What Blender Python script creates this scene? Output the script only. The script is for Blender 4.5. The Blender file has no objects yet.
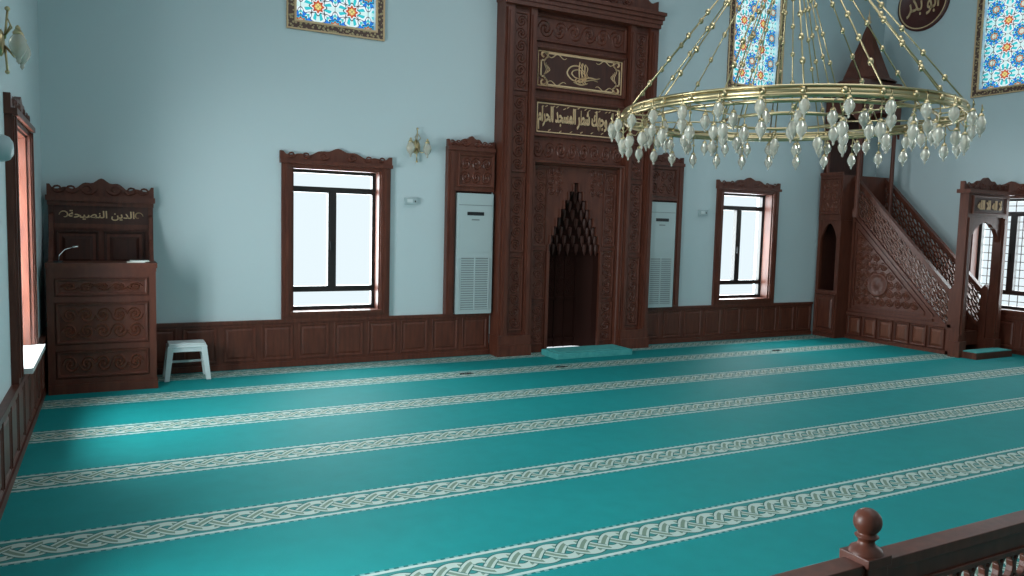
import bpy, math, random
from mathutils import Vector, Matrix
random.seed(7)
XL,XR,YF,YB,ZC=-0.68,13.16,10.0,-2.6,7.2
XM=6.24
PI=math.pi
# ------------------------------------------------------------------ materials
class NT:
    def __init__(s,name):
        s.mat=bpy.data.materials.new(name); s.mat.use_nodes=True
        s.t=s.mat.node_tree; s.n=s.t.nodes; s.l=s.t.links
        s.b=s.n['Principled BSDF']; s.out=s.n['Material Output']
    def link(s,a,b): s.l.new(a,b)
    def m(s,op,a,b=None,c=None):
        n=s.n.new('ShaderNodeMath'); n.operation=op
        for i,v in enumerate((a,b,c)):
            if v is None: continue
            if isinstance(v,(int,float)): n.inputs[i].default_value=v
            else: s.link(v,n.inputs[i])
        return n.outputs[0]
    def mix(s,f,a,b):
        n=s.n.new('ShaderNodeMix'); n.data_type='RGBA'
        for i,v in ((0,f),(6,a),(7,b)):
            if isinstance(v,(int,float)): n.inputs[i].default_value=v
            elif isinstance(v,tuple): n.inputs[i].default_value=(*v,1)
            else: s.link(v,n.inputs[i])
        return n.outputs[2]
    def co(s,scale=None):
        tc=s.n.new('ShaderNodeTexCoord'); o=tc.outputs['Object']
        if scale:
            mp=s.n.new('ShaderNodeMapping'); mp.inputs['Scale'].default_value=scale
            s.link(o,mp.inputs[0]); o=mp.outputs[0]
        return o
    def noise(s,sc,det=3,co=None,out=0):
        n=s.n.new('ShaderNodeTexNoise'); n.inputs['Scale'].default_value=sc; n.inputs['Detail'].default_value=det
        if co is not None: s.link(co,n.inputs['Vector'])
        return n.outputs[out]
    def bump(s,h,st=.3,dist=.01):
        n=s.n.new('ShaderNodeBump'); n.inputs['Strength'].default_value=st; n.inputs['Distance'].default_value=dist
        s.link(h,n.inputs['Height']); s.link(n.outputs[0],s.b.inputs['Normal'])
    def set(s,**k):
        for a,v in k.items():
            a={'base':'Base Color','rough':'Roughness','metal':'Metallic','trans':'Transmission Weight','emis':'Emission Color','es':'Emission Strength','spec':'Specular IOR Level','coat':'Coat Weight','sheen':'Sheen Weight','alpha':'Alpha','sss':'Subsurface Weight'}[a]
            if isinstance(v,tuple): v=(*v,1)
            s.b.inputs[a].default_value=v
        return s
def plain(name,base,rough=.5,**k): return NT(name).set(base=base,rough=rough,**k).mat

def wood(name,c1,c2,rough=.42,scale=(14,14,2.0)):
    t=NT(name); co=t.co(scale); n=t.noise(1.6,5,co); n2=t.noise(9,4,t.co((3,3,.6)))
    f=t.m('ADD',t.m('MULTIPLY',n,.75),t.m('MULTIPLY',n2,.35))
    f=t.m('MULTIPLY',t.m('SUBTRACT',f,.3),1.8)
    t.link(t.mix(f,c1,c2),t.b.inputs['Base Color']); t.set(rough=rough,spec=.4)
    t.bump(n,.12,.004); return t.mat
WOOD=wood('walnut_wood',(.064,.016,.009),(.150,.041,.022))
WOODD=wood('walnut_wood_dark',(.036,.0105,.007),(.078,.022,.013),.55)
WOODM=wood('walnut_wood_mid',(.10,.030,.016),(.20,.062,.034))
def carved(name,c1,c2,sc):
    t=NT(name); co=t.co()
    v=t.n.new('ShaderNodeTexVoronoi'); v.feature='SMOOTH_F1'; v.inputs['Scale'].default_value=sc; t.link(co,v.inputs['Vector'])
    w=t.n.new('ShaderNodeTexWave'); w.wave_type='RINGS'; w.inputs['Scale'].default_value=sc*.55; w.inputs['Distortion'].default_value=7; w.inputs['Detail'].default_value=1; w.inputs['Detail Scale'].default_value=1.5; t.link(co,w.inputs['Vector'])
    h=t.m('ADD',v.outputs['Distance'],t.m('MULTIPLY',w.outputs[1],.8))
    t.link(t.mix(t.noise(5,4,co),c1,c2),t.b.inputs['Base Color']); t.set(rough=.45)
    t.bump(h,.9,.02); return t.mat
CARVE=carved('carved_walnut',(.070,.019,.010),(.14,.040,.022),16)
GOLD=plain('gold_leaf',(.66,.44,.25),.5,metal=.1)
BRASS=plain('brass',(.56,.44,.25),.30,metal=1.0)
WPL=plain('white_plastic',(.60,.66,.66),.4)
BOXG=plain('grey_white_plastic',(.36,.44,.45),.45)
ACW=plain('appliance_white',(.44,.51,.51),.35)
GREY=plain('grey_plastic',(.22,.25,.25),.5)
BLACK=plain('black_plastic',(.012,.012,.014),.4)
PVC=plain('dark_window_profile',(.018,.013,.012),.4)
PAPER=plain('paper',(.8,.8,.76),.8)
MARBLE=plain('marble_sill',(.75,.77,.76),.3)
CHROME=plain('chrome',(.7,.7,.7),.2,metal=1.0)
t=NT('lamp_glass').set(base=(.76,.72,.62),rough=.25,trans=.62); t.b.inputs['IOR'].default_value=1.35; LGLASS=t.mat
t=NT('wall_paint'); co=t.co(); n=t.noise(.35,2,co); n2=t.noise(60,3,co)
t.link(t.mix(n,(.500,.585,.600),(.55,.630,.645)),t.b.inputs['Base Color']); t.set(rough=.75); t.bump(n2,.08,.003); PAINT=t.mat
CEIL=plain('ceiling_paint',(.58,.60,.61),.85)
t=NT('window_pane'); tr=t.n.new('ShaderNodeBsdfTransparent'); tr.inputs[0].default_value=(.97,1,1,1); t.link(tr.outputs[0],t.out.inputs['Surface']); PANE=t.mat
# stained glass pattern
t=NT('stained_glass'); tc=t.n.new('ShaderNodeTexCoord'); uv=t.n.new('ShaderNodeSeparateXYZ'); t.link(tc.outputs['UV'],uv.inputs[0])
U,V=uv.outputs[0],uv.outputs[1]
def cell(a,p,off=0.0):
    x=t.m('ADD',t.m('DIVIDE',a,p),off); return t.m('SUBTRACT',t.m('SUBTRACT',x,t.m('FLOOR',x)),.5)
P_=.44
def star(off):
    a=cell(U,P_,off); b=cell(V,P_,off)
    r=t.m('SQRT',t.m('ADD',t.m('MULTIPLY',a,a),t.m('MULTIPLY',b,b)))
    th=t.m('ARCTAN2',b,a)
    k=t.m('ADD',1.0,t.m('MULTIPLY',t.m('COSINE',t.m('MULTIPLY',th,8)),.16))
    return t.m('DIVIDE',r,k),th
r1,th1=star(0.0); r2,th2=star(.5)
col=(.05,.62,.66)
col=t.mix(t.m('LESS_THAN',t.m('ABSOLUTE',t.m('SUBTRACT',r1,.42)),.045),col,(.92,.98,.97))
col=t.mix(t.m('GREATER_THAN',t.m('COSINE',t.m('MULTIPLY',th2,4)),.82),col,(.75,.95,.90))
col=t.mix(t.m('LESS_THAN',r2,.22),col,(.90,.96,.95))
col=t.mix(t.m('LESS_THAN',r2,.16),col,(.65,.12,.05))
col=t.mix(t.m('LESS_THAN',r2,.09),col,(.95,.75,.25))
pet=t.m('GREATER_THAN',t.m('COSINE',t.m('MULTIPLY',th1,8)),-.1)
ring=t.m('MULTIPLY',t.m('LESS_THAN',r1,.36),t.m('GREATER_THAN',r1,.20))
col=t.mix(ring,col,(.04,.24,.75)); col=t.mix(t.m('MULTIPLY',ring,pet),col,(.93,.98,.98))
ring2=t.m('MULTIPLY',t.m('LESS_THAN',r1,.30),t.m('GREATER_THAN',r1,.24))
col=t.mix(t.m('MULTIPLY',ring2,pet),col,(.15,.75,.75))
col=t.mix(t.m('LESS_THAN',r1,.20),col,(.03,.45,.75))
col=t.mix(t.m('LESS_THAN',r1,.14),col,(.65,.20,.05))
col=t.mix(t.m('LESS_THAN',r1,.09),col,(.95,.96,.8))
ln=t.m('ADD',t.m('LESS_THAN',t.m('ABSOLUTE',t.m('SUBTRACT',r1,.365)),.012),t.m('LESS_THAN',t.m('ABSOLUTE',t.m('SUBTRACT',r1,.20)),.012))
ln=t.m('ADD',ln,t.m('LESS_THAN',t.m('ABSOLUTE',t.m('SUBTRACT',r2,.22)),.014))
ln=t.m('ADD',ln,t.m('LESS_THAN',t.m('ABSOLUTE',t.m('SINE',t.m('MULTIPLY',th1,4))),t.m('DIVIDE',.018,t.m('MAXIMUM',r1,.05))))
col=t.mix(t.m('MINIMUM',ln,1.0),col,(.02,.03,.04))
tr=t.n.new('ShaderNodeBsdfTransparent'); t.link(col,tr.inputs[0]); t.link(tr.outputs[0],t.out.inputs['Surface']); STAIN=t.mat
t=NT('ornamental_border'); v=t.n.new('ShaderNodeTexVoronoi'); v.inputs['Scale'].default_value=26; t.link(t.co(),v.inputs['Vector'])
f=t.m('GREATER_THAN',v.outputs['Distance'],.42)
t.link(t.mix(f,(.42,.32,.17),(.09,.04,.03)),t.b.inputs['Base Color']); t.set(rough=.5); ORN=t.mat
# carpet
t=NT('mosque_carpet'); co=t.co(); sx=t.n.new('ShaderNodeSeparateXYZ'); t.link(co,sx.inputs[0]); X,Y=sx.outputs[0],sx.outputs[1]
S=1.26
q=t.m('DIVIDE',t.m('SUBTRACT',Y,3.69-S/2),S); v=t.m('MULTIPLY',t.m('SUBTRACT',t.m('SUBTRACT',q,t.m('FLOOR',q)),.5),S)
far=t.m('GREATER_THAN',Y,9.38)
v=t.m('ADD',t.m('MULTIPLY',v,t.m('SUBTRACT',1.0,far)),t.m('MULTIPLY',t.m('SUBTRACT',Y,9.72),far))
av=t.m('ABSOLUTE',v)
n1=t.noise(1.1,3,co); n2=t.noise(140,2,co); n3=t.noise(7,5,co)
base=t.mix(n1,(.0015,.225,.228),(.004,.300,.300))
base=t.mix(t.m('MULTIPLY',n3,.42),base,(.001,.145,.150))
white=(.45,.54,.49); inb=(.03,.22,.21)
band=t.m('LESS_THAN',av,.18)
c=t.mix(band,base,inb)
# three-strand braid, each crossing hidden in turn so the strands weave over and under
K_=2*PI/.46; AMP=.086
for pas in range(2):
    for i in range(3):
        ph=t.m('ADD',t.m('MULTIPLY',X,K_),i*2*PI/3)
        sv=t.m('MULTIPLY',t.m('SINE',ph),AMP)
        cs_=t.m('COSINE',ph)
        sl=t.m('MULTIPLY',cs_,AMP*K_)
        nr=t.m('SQRT',t.m('ADD',1.0,t.m('MULTIPLY',sl,sl)))
        d=t.m('DIVIDE',t.m('ABSOLUTE',t.m('SUBTRACT',v,sv)),nr)
        # second pass lifts the rising strand segments over the others
        gate=band if pas==0 else t.m('MULTIPLY',band,t.m('GREATER_THAN',t.m('SINE',t.m('MULTIPLY',ph,2.0)),0.0))
        c=t.mix(t.m('MULTIPLY',t.m('LESS_THAN',d,.038),gate),c,(.025,.11,.10))
        c=t.mix(t.m('MULTIPLY',t.m('LESS_THAN',d,.030),gate),c,white)
        c=t.mix(t.m('MULTIPLY',t.m('MULTIPLY',t.m('LESS_THAN',d,.013),t.m('GREATER_THAN',t.m('ABSOLUTE',cs_),.45)),gate),c,(.17,.24,.18))
bd=t.m('MULTIPLY',t.m('GREATER_THAN',av,.148),t.m('LESS_THAN',av,.174))
c=t.mix(bd,c,(.47,.57,.53))
bd2=t.m('MULTIPLY',t.m('GREATER_THAN',av,.174),t.m('LESS_THAN',av,.192))
dash=t.m('GREATER_THAN',t.m('SINE',t.m('MULTIPLY',X,2*PI/.055)),0.0)
c=t.mix(bd2,c,(.004,.14,.14)); c=t.mix(t.m('MULTIPLY',bd2,dash),c,(.16,.36,.35))
c=t.mix(t.m('MULTIPLY',n2,.22),c,(.0,.07,.07))
t.link(c,t.b.inputs['Base Color']); t.set(rough=.72,spec=.20)
t.bump(n2,.35,.004); CARPET=t.mat
t=NT('step_carpet'); co=t.co(); n=t.noise(14,3,co)
t.link(t.mix(n,(.02,.26,.26),(.10,.42,.40)),t.b.inputs['Base Color']); t.set(rough=.9); STEPC=t.mat
ROUND=plain('roundel_brown',(.085,.020,.016),.4)
# ------------------------------------------------------------------ mesh builder
FRONT=lambda u,d,w:(u,YF-d,w)
LEFT=lambda u,d,w:(XL+d,u,w)
RIGHT=lambda u,d,w:(XR-d,-u,w)
BACK=lambda u,d,w:(-u,YB+d,w)
ID=lambda x,y,z:(x,y,z)
class G:
    def __init__(s,M=ID): s.v=[];s.f=[];s.mi=[];s.sm=[];s.mats=[];s.M=M;s.uv={}
    def mat(s,m):
        if m not in s.mats: s.mats.append(m)
        return s.mats.index(m)
    def add(s,vs,fs,m,smooth=False,M=None):
        o=len(s.v); M=M or s.M
        s.v+= [M(*p) for p in vs]
        k=s.mat(m)
        for f in fs: s.f.append(tuple(i+o for i in f)); s.mi.append(k); s.sm.append(smooth)
    def box(s,a0,a1,b0,b1,c0,c1,m):
        vs=[(a,b,c) for a in (a0,a1) for b in (b0,b1) for c in (c0,c1)]
        s.add(vs,[(0,1,3,2),(4,6,7,5),(0,4,5,1),(2,3,7,6),(0,2,6,4),(1,5,7,3)],m)
    def panel(s,u0,u1,w0,w1,d0,d1,m,ins=.03):
        vs=[(u0,d0,w0),(u1,d0,w0),(u1,d0,w1),(u0,d0,w1),(u0+ins,d1,w0+ins),(u1-ins,d1,w0+ins),(u1-ins,d1,w1-ins),(u0+ins,d1,w1-ins)]
        s.add(vs,[(0,1,5,4),(1,2,6,5),(2,3,7,6),(3,0,4,7),(4,5,6,7)],m)
    def frame(s,u0,u1,w0,w1,wd,d0,d1,m,prof=None):
        h=d1-d0
        prof=prof or [(0,d0),(0,d1-.25*h),(.12*wd,d1),(.5*wd,d1),(.6*wd,d1-.35*h),(.85*wd,d1-.45*h),(wd,d0+.15*h),(wd,d0)]
        vs=[]
        for t_,d in prof: vs+=[(u0+t_,d,w0+t_),(u1-t_,d,w0+t_),(u1-t_,d,w1-t_),(u0+t_,d,w1-t_)]
        n=len(prof); fs=[]
        for i in range(n-1):
            j=(i+1)%n
            for k in range(4): l=(k+1)%4; fs.append((i*4+k,i*4+l,j*4+l,j*4+k))
        s.add(vs,fs,m)
    def poly(s,pts,d0,d1,m,M=None):
        n=len(pts); vs=[(p[0],d0,p[1]) for p in pts]+[(p[0],d1,p[1]) for p in pts]
        fs=[tuple(range(n))[::-1],tuple(range(n,2*n))]+[(i,(i+1)%n,n+(i+1)%n,n+i) for i in range(n)]
        s.add(vs,fs,m,M=M)
    def strip(s,top,bot,d0,d1,m):
        n=len(top); vs=[]
        for a,b in zip(top,bot): vs+=[(a[0],d0,a[1]),(b[0],d0,b[1]),(a[0],d1,a[1]),(b[0],d1,b[1])]
        fs=[(0,1,3,2),(4*n-4,4*n-2,4*n-1,4*n-3)]
        for i in range(n-1):
            o=4*i; q=o+4; fs+=[(o,q,q+1,o+1),(o+2,o+3,q+3,q+2),(o,o+2,q+2,q),(o+1,q+1,q+3,o+3)]
        s.add(vs,fs,m)
    def ribbon(s,pts,wd,d,h,m):
        vs=[];fs=[];n=len(pts)
        for i,p in enumerate(pts):
            a=pts[max(0,i-1)];b=pts[min(n-1,i+1)]; dx,dy=b[0]-a[0],b[1]-a[1]; L=math.hypot(dx,dy) or 1
            w=wd*(.45+.55*math.sin(PI*min(1,(i+.6)/n)))
            nx,ny=-dy/L*w/2,dx/L*w/2
            vs+=[(p[0]+nx,d,p[1]+ny),(p[0],d+h,p[1]),(p[0]-nx,d,p[1]-ny)]
            if i<n-1: o=3*i; fs+=[(o,o+3,o+4,o+1),(o+1,o+4,o+5,o+2)]
        s.add(vs,fs,m)
    def scrolls(s,u0,u1,w0,w1,d,m,cell=.17,wd=.018,h=.009):
        nu=max(1,round((u1-u0)/cell)); nv=max(1,round((w1-w0)/cell)); cu=(u1-u0)/nu; cv=(w1-w0)/nv
        for i in range(nu):
            for j in range(nv):
                cx,cy=u0+(i+.5)*cu,w0+(j+.5)*cv; sg=1 if (i+j)%2 else -1
                if nu>2 and i>=nu/2: sg=-sg
                for off in (0,PI):
                    pts=[]
                    for k in range(13):
                        f=k/12; th=off+sg*f*2.6*PI*.72; r=(.50-.42*f)
                        pts.append((cx+cu*r*math.cos(th)*1.0,cy+cv*r*math.sin(th)*1.0))
                    s.ribbon(pts,wd,d,h,m)
                s.panel(cx-.1*cu,cx+.1*cu,cy-.1*cv,cy+.1*cv,d,d+h,m,.07*min(cu,cv))
    def lathe(s,c,prof,n,m,smooth=True,ax=None,M=None,a0=0):
        vs=[];fs=[];k=len(prof)
        for i in range(n):
            a=2*PI*i/n+a0
            for r,z in prof: vs.append((c[0]+r*math.cos(a),c[1]+r*math.sin(a),c[2]+z))
        for i in range(n):
            j=(i+1)%n
            for q in range(k-1): fs.append((i*k+q,j*k+q,j*k+q+1,i*k+q+1))
        s.add(vs,fs,m,smooth,M)
    def tube(s,pts,r,m,n=6,M=None):
        vs=[];fs=[];k=len(pts); P=[Vector(p) for p in pts]
        for i,p in enumerate(P):
            d=(P[min(k-1,i+1)]-P[max(0,i-1)]).normalized()
            a=d.cross(Vector((0,0,1)) if abs(d.z)<.95 else Vector((1,0,0))).normalized(); b=d.cross(a)
            for j in range(n):
                t_=2*PI*j/n; vs.append(tuple(p+a*r*math.cos(t_)+b*r*math.sin(t_)))
        for i in range(k-1):
            for j in range(n): l=(j+1)%n; fs.append((i*n+j,i*n+l,(i+1)*n+l,(i+1)*n+j))
        fs+=[tuple(range(n)),tuple(range((k-1)*n,k*n))]
        s.add(vs,fs,m,True,M)
    def ball(s,c,r,m,n=10,M=None,sz=1):
        k=max(4,n//2+1); s.lathe(c,[(max(1e-4,r*math.sin(PI*i/k)),-r*sz*math.cos(PI*i/k)) for i in range(k+1)],n,m,M=M)
    def torus(s,c,R,r,m,n=64,k=8,sz=1):
        vs=[];fs=[]
        for i in range(n):
            a=2*PI*i/n
            for j in range(k):
                b=2*PI*j/k; q=R+r*math.cos(b); vs.append((c[0]+q*math.cos(a),c[1]+q*math.sin(a),c[2]+r*sz*math.sin(b)))
        for i in range(n):
            for j in range(k): I=(i+1)%n;J=(j+1)%k; fs.append((i*k+j,I*k+j,I*k+J,i*k+J))
        s.add(vs,fs,m,True)
    def lattice(s,o,eu,ev,nu,nv,wd,dv,m,oval=False):
        o,eu,ev,dv=map(Vector,(o,eu,ev,dv))
        def bar(a,b):
            A=o+eu*a[0]+ev*a[1];B=o+eu*b[0]+ev*b[1]; d=(B-A)
            if d.length<1e-5: return
            n_=d.cross(dv).normalized()*wd/2
            vs=[A-n_,A+n_,A+n_+dv,A-n_+dv,B-n_,B+n_,B+n_+dv,B-n_+dv]
            s.add([tuple(x) for x in vs],[(0,1,2,3),(7,6,5,4),(0,4,5,1),(1,5,6,2),(2,6,7,3),(3,7,4,0)],m,M=ID)
        for i in range(nu):
            for j in range(nv):
                f=lambda x,y:((i+x)/nu,(j+y)/nv)
                if oval:
                    K=14; pr=[f(.5+.44*math.cos(k*2*PI/K),.5+.47*math.sin(k*2*PI/K)) for k in range(K)]
                    for k in range(K): bar(pr[k],pr[(k+1)%K])
                    for (x,y) in ((0,0),(1,0),(1,1),(0,1)): bar(f(x,y),f(.5+(x-.5)*.62,.5+(y-.5)*.66))
                    bar(f(0,.25),f(0,.75)); bar(f(0,.5),f(.06,.5)); bar(f(.94,.5),f(1,.5))
                    continue
                pr=[f(.5+.30*math.cos(PI/8+k*PI/4),.5+.30*math.sin(PI/8+k*PI/4)) for k in range(8)]
                for k in range(8): bar(pr[k],pr[(k+1)%8])
                for (x,y) in ((0,0),(1,0),(1,1),(0,1)): bar(f(x,y),f(.5+(x-.5)*.46,.5+(y-.5)*.46))
                for (x,y) in ((.5,0),(1,.5),(.5,1),(0,.5)): bar(f(x,y),f(.5+(x-.5)*.56,.5+(y-.5)*.56))
    def text(s,body,u,w,height,width,d0,d1,m,M=None,shear=0,off=.012):
        cu=bpy.data.curves.new('txt','FONT'); cu.body=body; cu.size=1; cu.extrude=.02; cu.offset=off; cu.resolution_u=2
        ob=bpy.data.objects.new('txt',cu); bpy.context.scene.collection.objects.link(ob)
        bpy.context.view_layer.update()
        me=bpy.data.meshes.new_from_object(ob.evaluated_get(bpy.context.evaluated_depsgraph_get()))
        vs=[tuple(v.co) for v in me.vertices]
        if vs:
            x0=min(v[0] for v in vs);x1=max(v[0] for v in vs);y0=min(v[1] for v in vs);y1=max(v[1] for v in vs)
            sx_=width/(x1-x0);sy=height/(y1-y0)
            vv=[(u+(v[0]-(x0+x1)/2)*sx_+shear*(v[1]-(y0+y1)/2)*sy, d0 if v[2]<0 else d1, w+(v[1]-(y0+y1)/2)*sy) for v in vs]
            s.add(vv,[tuple(p.vertices) for p in me.polygons],m,M=M)
        n=len(vs); bpy.data.objects.remove(ob); bpy.data.curves.remove(cu); return n
    def build(s,name,bevel=0,parent=None):
        me=bpy.data.meshes.new(name); me.from_pydata(s.v,[],s.f)
        for m in s.mats: me.materials.append(m)
        me.polygons.foreach_set('material_index',s.mi); me.polygons.foreach_set('use_smooth',s.sm)
        me.update()
        import bmesh
        bm=bmesh.new(); bm.from_mesh(me); bmesh.ops.recalc_face_normals(bm,faces=bm.faces); bm.to_mesh(me); bm.free()
        ob=bpy.data.objects.new(name,me); bpy.context.scene.collection.objects.link(ob)
        if bevel:
            b=ob.modifiers.new('bev','BEVEL'); b.width=bevel; b.segments=2; b.limit_method='ANGLE'; b.angle_limit=.9
        if parent: ob.parent=parent
        return ob
AR={'ا':(0xFE8D,0xFE8E),'أ':(0xFE83,0xFE84),'ب':(0xFE8F,0xFE90,0xFE91,0xFE92),'ة':(0xFE93,0xFE94),'ج':(0xFE9D,0xFE9E,0xFE9F,0xFEA0),'ح':(0xFEA1,0xFEA2,0xFEA3,0xFEA4),'د':(0xFEA9,0xFEAA),'ر':(0xFEAD,0xFEAE),'س':(0xFEB1,0xFEB2,0xFEB3,0xFEB4),'ش':(0xFEB5,0xFEB6,0xFEB7,0xFEB8),'ص':(0xFEB9,0xFEBA,0xFEBB,0xFEBC),'ط':(0xFEC1,0xFEC2,0xFEC3,0xFEC4),'ف':(0xFED1,0xFED2,0xFED3,0xFED4),'ك':(0xFED9,0xFEDA,0xFEDB,0xFEDC),'ل':(0xFEDD,0xFEDE,0xFEDF,0xFEE0),'م':(0xFEE1,0xFEE2,0xFEE3,0xFEE4),'ن':(0xFEE5,0xFEE6,0xFEE7,0xFEE8),'ه':(0xFEE9,0xFEEA,0xFEEB,0xFEEC),'و':(0xFEED,0xFEEE),'ي':(0xFEF1,0xFEF2,0xFEF3,0xFEF4),'\u0001':(0xFEFB,0xFEFC)}
def shape(tx):
    tx=tx.replace('لا','\u0001'); out=[]
    for i,ch in enumerate(tx):
        if ch not in AR: out.append(ch); continue
        pv=i>0 and tx[i-1] in AR and len(AR[tx[i-1]])==4
        nx=i<len(tx)-1 and tx[i+1] in AR and len(AR[ch])==4
        f=AR[ch]; k=(3 if nx else 1) if pv else (2 if nx else 0)
        out.append(chr(f[k]))
    return ''.join(reversed(out))
# ------------------------------------------------------------------ room shell
def wall(name,M,u0,u1,holes,th=.35):
    g=G(M); us=sorted({u0,u1,*[h[0] for h in holes],*[h[1] for h in holes]}); ws=sorted({0,ZC,*[h[2] for h in holes],*[h[3] for h in holes]})
    for a,b in zip(us,us[1:]):
        for c,e in zip(ws,ws[1:]):
            if any(h[0]<=a+1e-6 and b<=h[1]+1e-6 and h[2]<=c+1e-6 and e<=h[3]+1e-6 for h in holes): continue
            g.box(a,b,-th,0,c,e,PAINT)
    return g.build(name)
WZ=(.70,2.57)
FW=[(2.04,3.21),(2*XM-3.21,2*XM-2.04)]
SG=[(2.09,3.12),(2*XM-3.12,2*XM-2.09)]; SZ=(4.40,6.35)
SW=[(6.82,8.02),(2.6,3.8)]  # second window lies out of view, added for its light
SGS=[(6.93,8.10),(2.7,3.7)]
holesF=[(a,b,*WZ) for a,b in FW]+[(a,b,*SZ) for a,b in SG]+[(5.75,6.73,0,2.62)]
wall('wall_front',FRONT,XL-.35,XR+.35,holesF)
wall('wall_left',LEFT,YB,YF,[(a,b,*WZ) for a,b in SW]+[(a,b,*SZ) for a,b in SGS])
wall('wall_right',RIGHT,-YF,-YB,[(-b,-a,*WZ) for a,b in SW]+[(-b,-a,*SZ) for a,b in SGS])
wall('wall_back',BACK,-XR-.35,-XL+.35,[])
g=G(); g.box(XL,XR,YB,YF,-.1,0,CARPET); g.build('floor')
g=G(); g.box(XL-.35,XR+.35,YB-.35,YF+.35,ZC,ZC+.2,CEIL); g.build('ceiling')
def wains(name,M,segs,skip=None):
    g=G(M)
    for a,b in segs:
        g.box(a,b,0,.03,0,.605,WOOD); g.box(a,b,0,.045,0,.07,WOOD); g.box(a,b,0,.055,.575,.615,WOOD)
        n=max(1,round((b-a)/.46)); c=(b-a)/n
        for i in range(n):
            g.frame(a+i*c+.035,a+(i+1)*c-.035,.10,.55,.03,.03,.042,WOOD)
            g.panel(a+i*c+.075,a+(i+1)*c-.075,.14,.51,.03,.037,WOOD,.02)
    return g.build(name)
wains('baseboard_front',FRONT,[(XL,4.87),(7.61,11.58)])
wains('baseboard_left',LEFT,[(YB,YF-.06)])
wains('baseboard_right',RIGHT,[(-YF+1.0,-YB)])
def crest(g,u0,u1,w0,h,d0,d1,m,mc=None):
    N=40; top=[];bot=[]
    for i in range(N+1):
        s=2*i/N-1; a=abs(s)
        z=.42+.50*(math.cos(PI*min(1,a/.62))*.5+.5)+.10*math.cos(a*PI*6)*(1-a*.5)
        if a>.9: z=.62
        u=u0+(u1-u0)*i/N; top.append((u,w0+h*z)); bot.append((u,w0))
    g.strip(top,bot,d0,d1,m)
    for sg in (1,-1):
        c=(u0+u1)/2; W=(u1-u0)/2
        for k,(r0,s0) in enumerate(((.26,.25),(.22,.55),(.2,.8))):
            cx=c+sg*W*s0; cy=w0+h*.38
            pts=[(cx+sg*h*r0*(1-.8*f)*1.7*math.cos(3.6*PI*f*.7+PI),cy+h*r0*(1-.8*f)*1.3*math.sin(3.6*PI*f*.7+PI)) for f in [q/12 for q in range(13)]]
            g.ribbon(pts,.022,d1,.010,mc or m)
def window(name,M,u0,u1,grid=False):
    g=G(M); w0,w1=WZ; o=.13
    g.box(u0-.01,u0+.02,-.14,.02,w0+.013,w1,WOOD); g.box(u1-.02,u1+.01,-.14,.02,w0+.013,w1,WOOD); g.box(u0+.021,u1-.021,-.14,.02,w1-.02,w1+.01,WOOD)
    if M is LEFT: g.box(u0-.02,u1+.02,-.14,.13,w0-.03,w0+.012,MARBLE)
    else: g.box(u0-.02,u1+.02,-.14,.085,w0-.03,w0+.012,WOOD)
    for a,b in ((u0-o,u0),(u1,u1+o)):
        g.box(a,b,0,.05,.615,w1+.04,WOOD); g.box(a+.015,b-.015,.05,.062,.66,w1+.03,WOOD); g.box(a+.045,b-.045,.062,.074,.66,w1+.03,WOOD)
    g.box(u0,u1,0,.045,.615,w0-.03,WOOD); g.box(u0-o-.02,u1+o+.02,0,.085,w1+.04,w1+.085,WOOD); g.box(u0,u1,0,.045,w1,w1+.04,WOOD)
    crest(g,u0-o-.02,u1+o+.02,w1+.085,.17,0,.045,WOOD)
    d0,d1=-.24,-.16; f=.06
    g.box(u0,u0+f,d0,d1,w0,w1,PVC); g.box(u1-f,u1,d0,d1,w0,w1,PVC); g.box(u0+f,u1-f,d0,d1,w0,w0+f,PVC); g.box(u0+f,u1-f,d0,d1,w1-f,w1,PVC)
    zt,zb=w1-.31,w0+.25; um=(u0+u1)/2-.02
    g.box(u0+f,u1-f,d0,d1,zt,zt+.075,PVC); g.box(u0+f,u1-f,d0,d1,zb,zb+.075,PVC); g.box(um-.055,um+.055,d0,d1,zb+.075,zt,PVC)
    g.box(um-.03,um-.01,d1,d1+.03,1.5,1.62,BLACK)
    if grid:
        k=9
        for i in range(1,k): x=u0+(u1-u0)*i/k; g.box(x-.006,x+.006,-.29,-.275,w0,w1,PVC)
        for i in range(1,14): z=w0+(w1-w0)*i/14; g.box(u0,u1,-.29,-.275,z-.006,z+.006,PVC)
    g.box(u0+.02,u1-.02,-.205,-.20,w0+.02,w1-.02,PANE)
    return g.build(name)
def stained(name,M,u0,u1):
    g=G(M); w0,w1=SZ; o=.12
    g.frame(u0-o,u1+o,w0-o,w1+o,o,0,.02,ORN,[(0,0),(0,.02),(o,.02),(o,0)])
    g.frame(u0-o,u1+o,w0-o,w1+o,.022,.018,.034,GOLD); g.frame(u0-.025,u1+.025,w0-.025,w1+.025,.03,.018,.034,GOLD)
    ob=g.build(name)
    vs=[M(u0,-.08,w0),M(u1,-.08,w0),M(u1,-.08,w1),M(u0,-.08,w1)]
    me=bpy.data.meshes.new('pane'); me.from_pydata(vs,[],[(0,1,2,3)]); me.materials.append(STAIN)
    uvl=me.uv_layers.new(name='UVMap'); c=(u0+u1)/2
    for i,(a,b) in enumerate(((u0-c,0),(u1-c,0),(u1-c,w1-w0),(u0-c,w1-w0))): uvl.data[i].uv=(a+.22,b+.22)
    p=bpy.data.objects.new('glass_pane',me); bpy.context.scene.collection.objects.link(p); p.parent=ob
def light(name,M,u,w,su,sw,d,power,col,face):
    L=bpy.data.lights.new(name,'AREA'); L.shape='RECTANGLE'; L.size=su; L.size_y=sw; L.energy=power; L.color=col
    o=bpy.data.objects.new(name,L); bpy.context.scene.collection.objects.link(o)
    o.location=M(u,d,w); o.rotation_euler=Vector(face).to_track_quat('-Z','Y').to_euler(); return o
k=1
DAY=(.92,.97,1.0)
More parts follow.
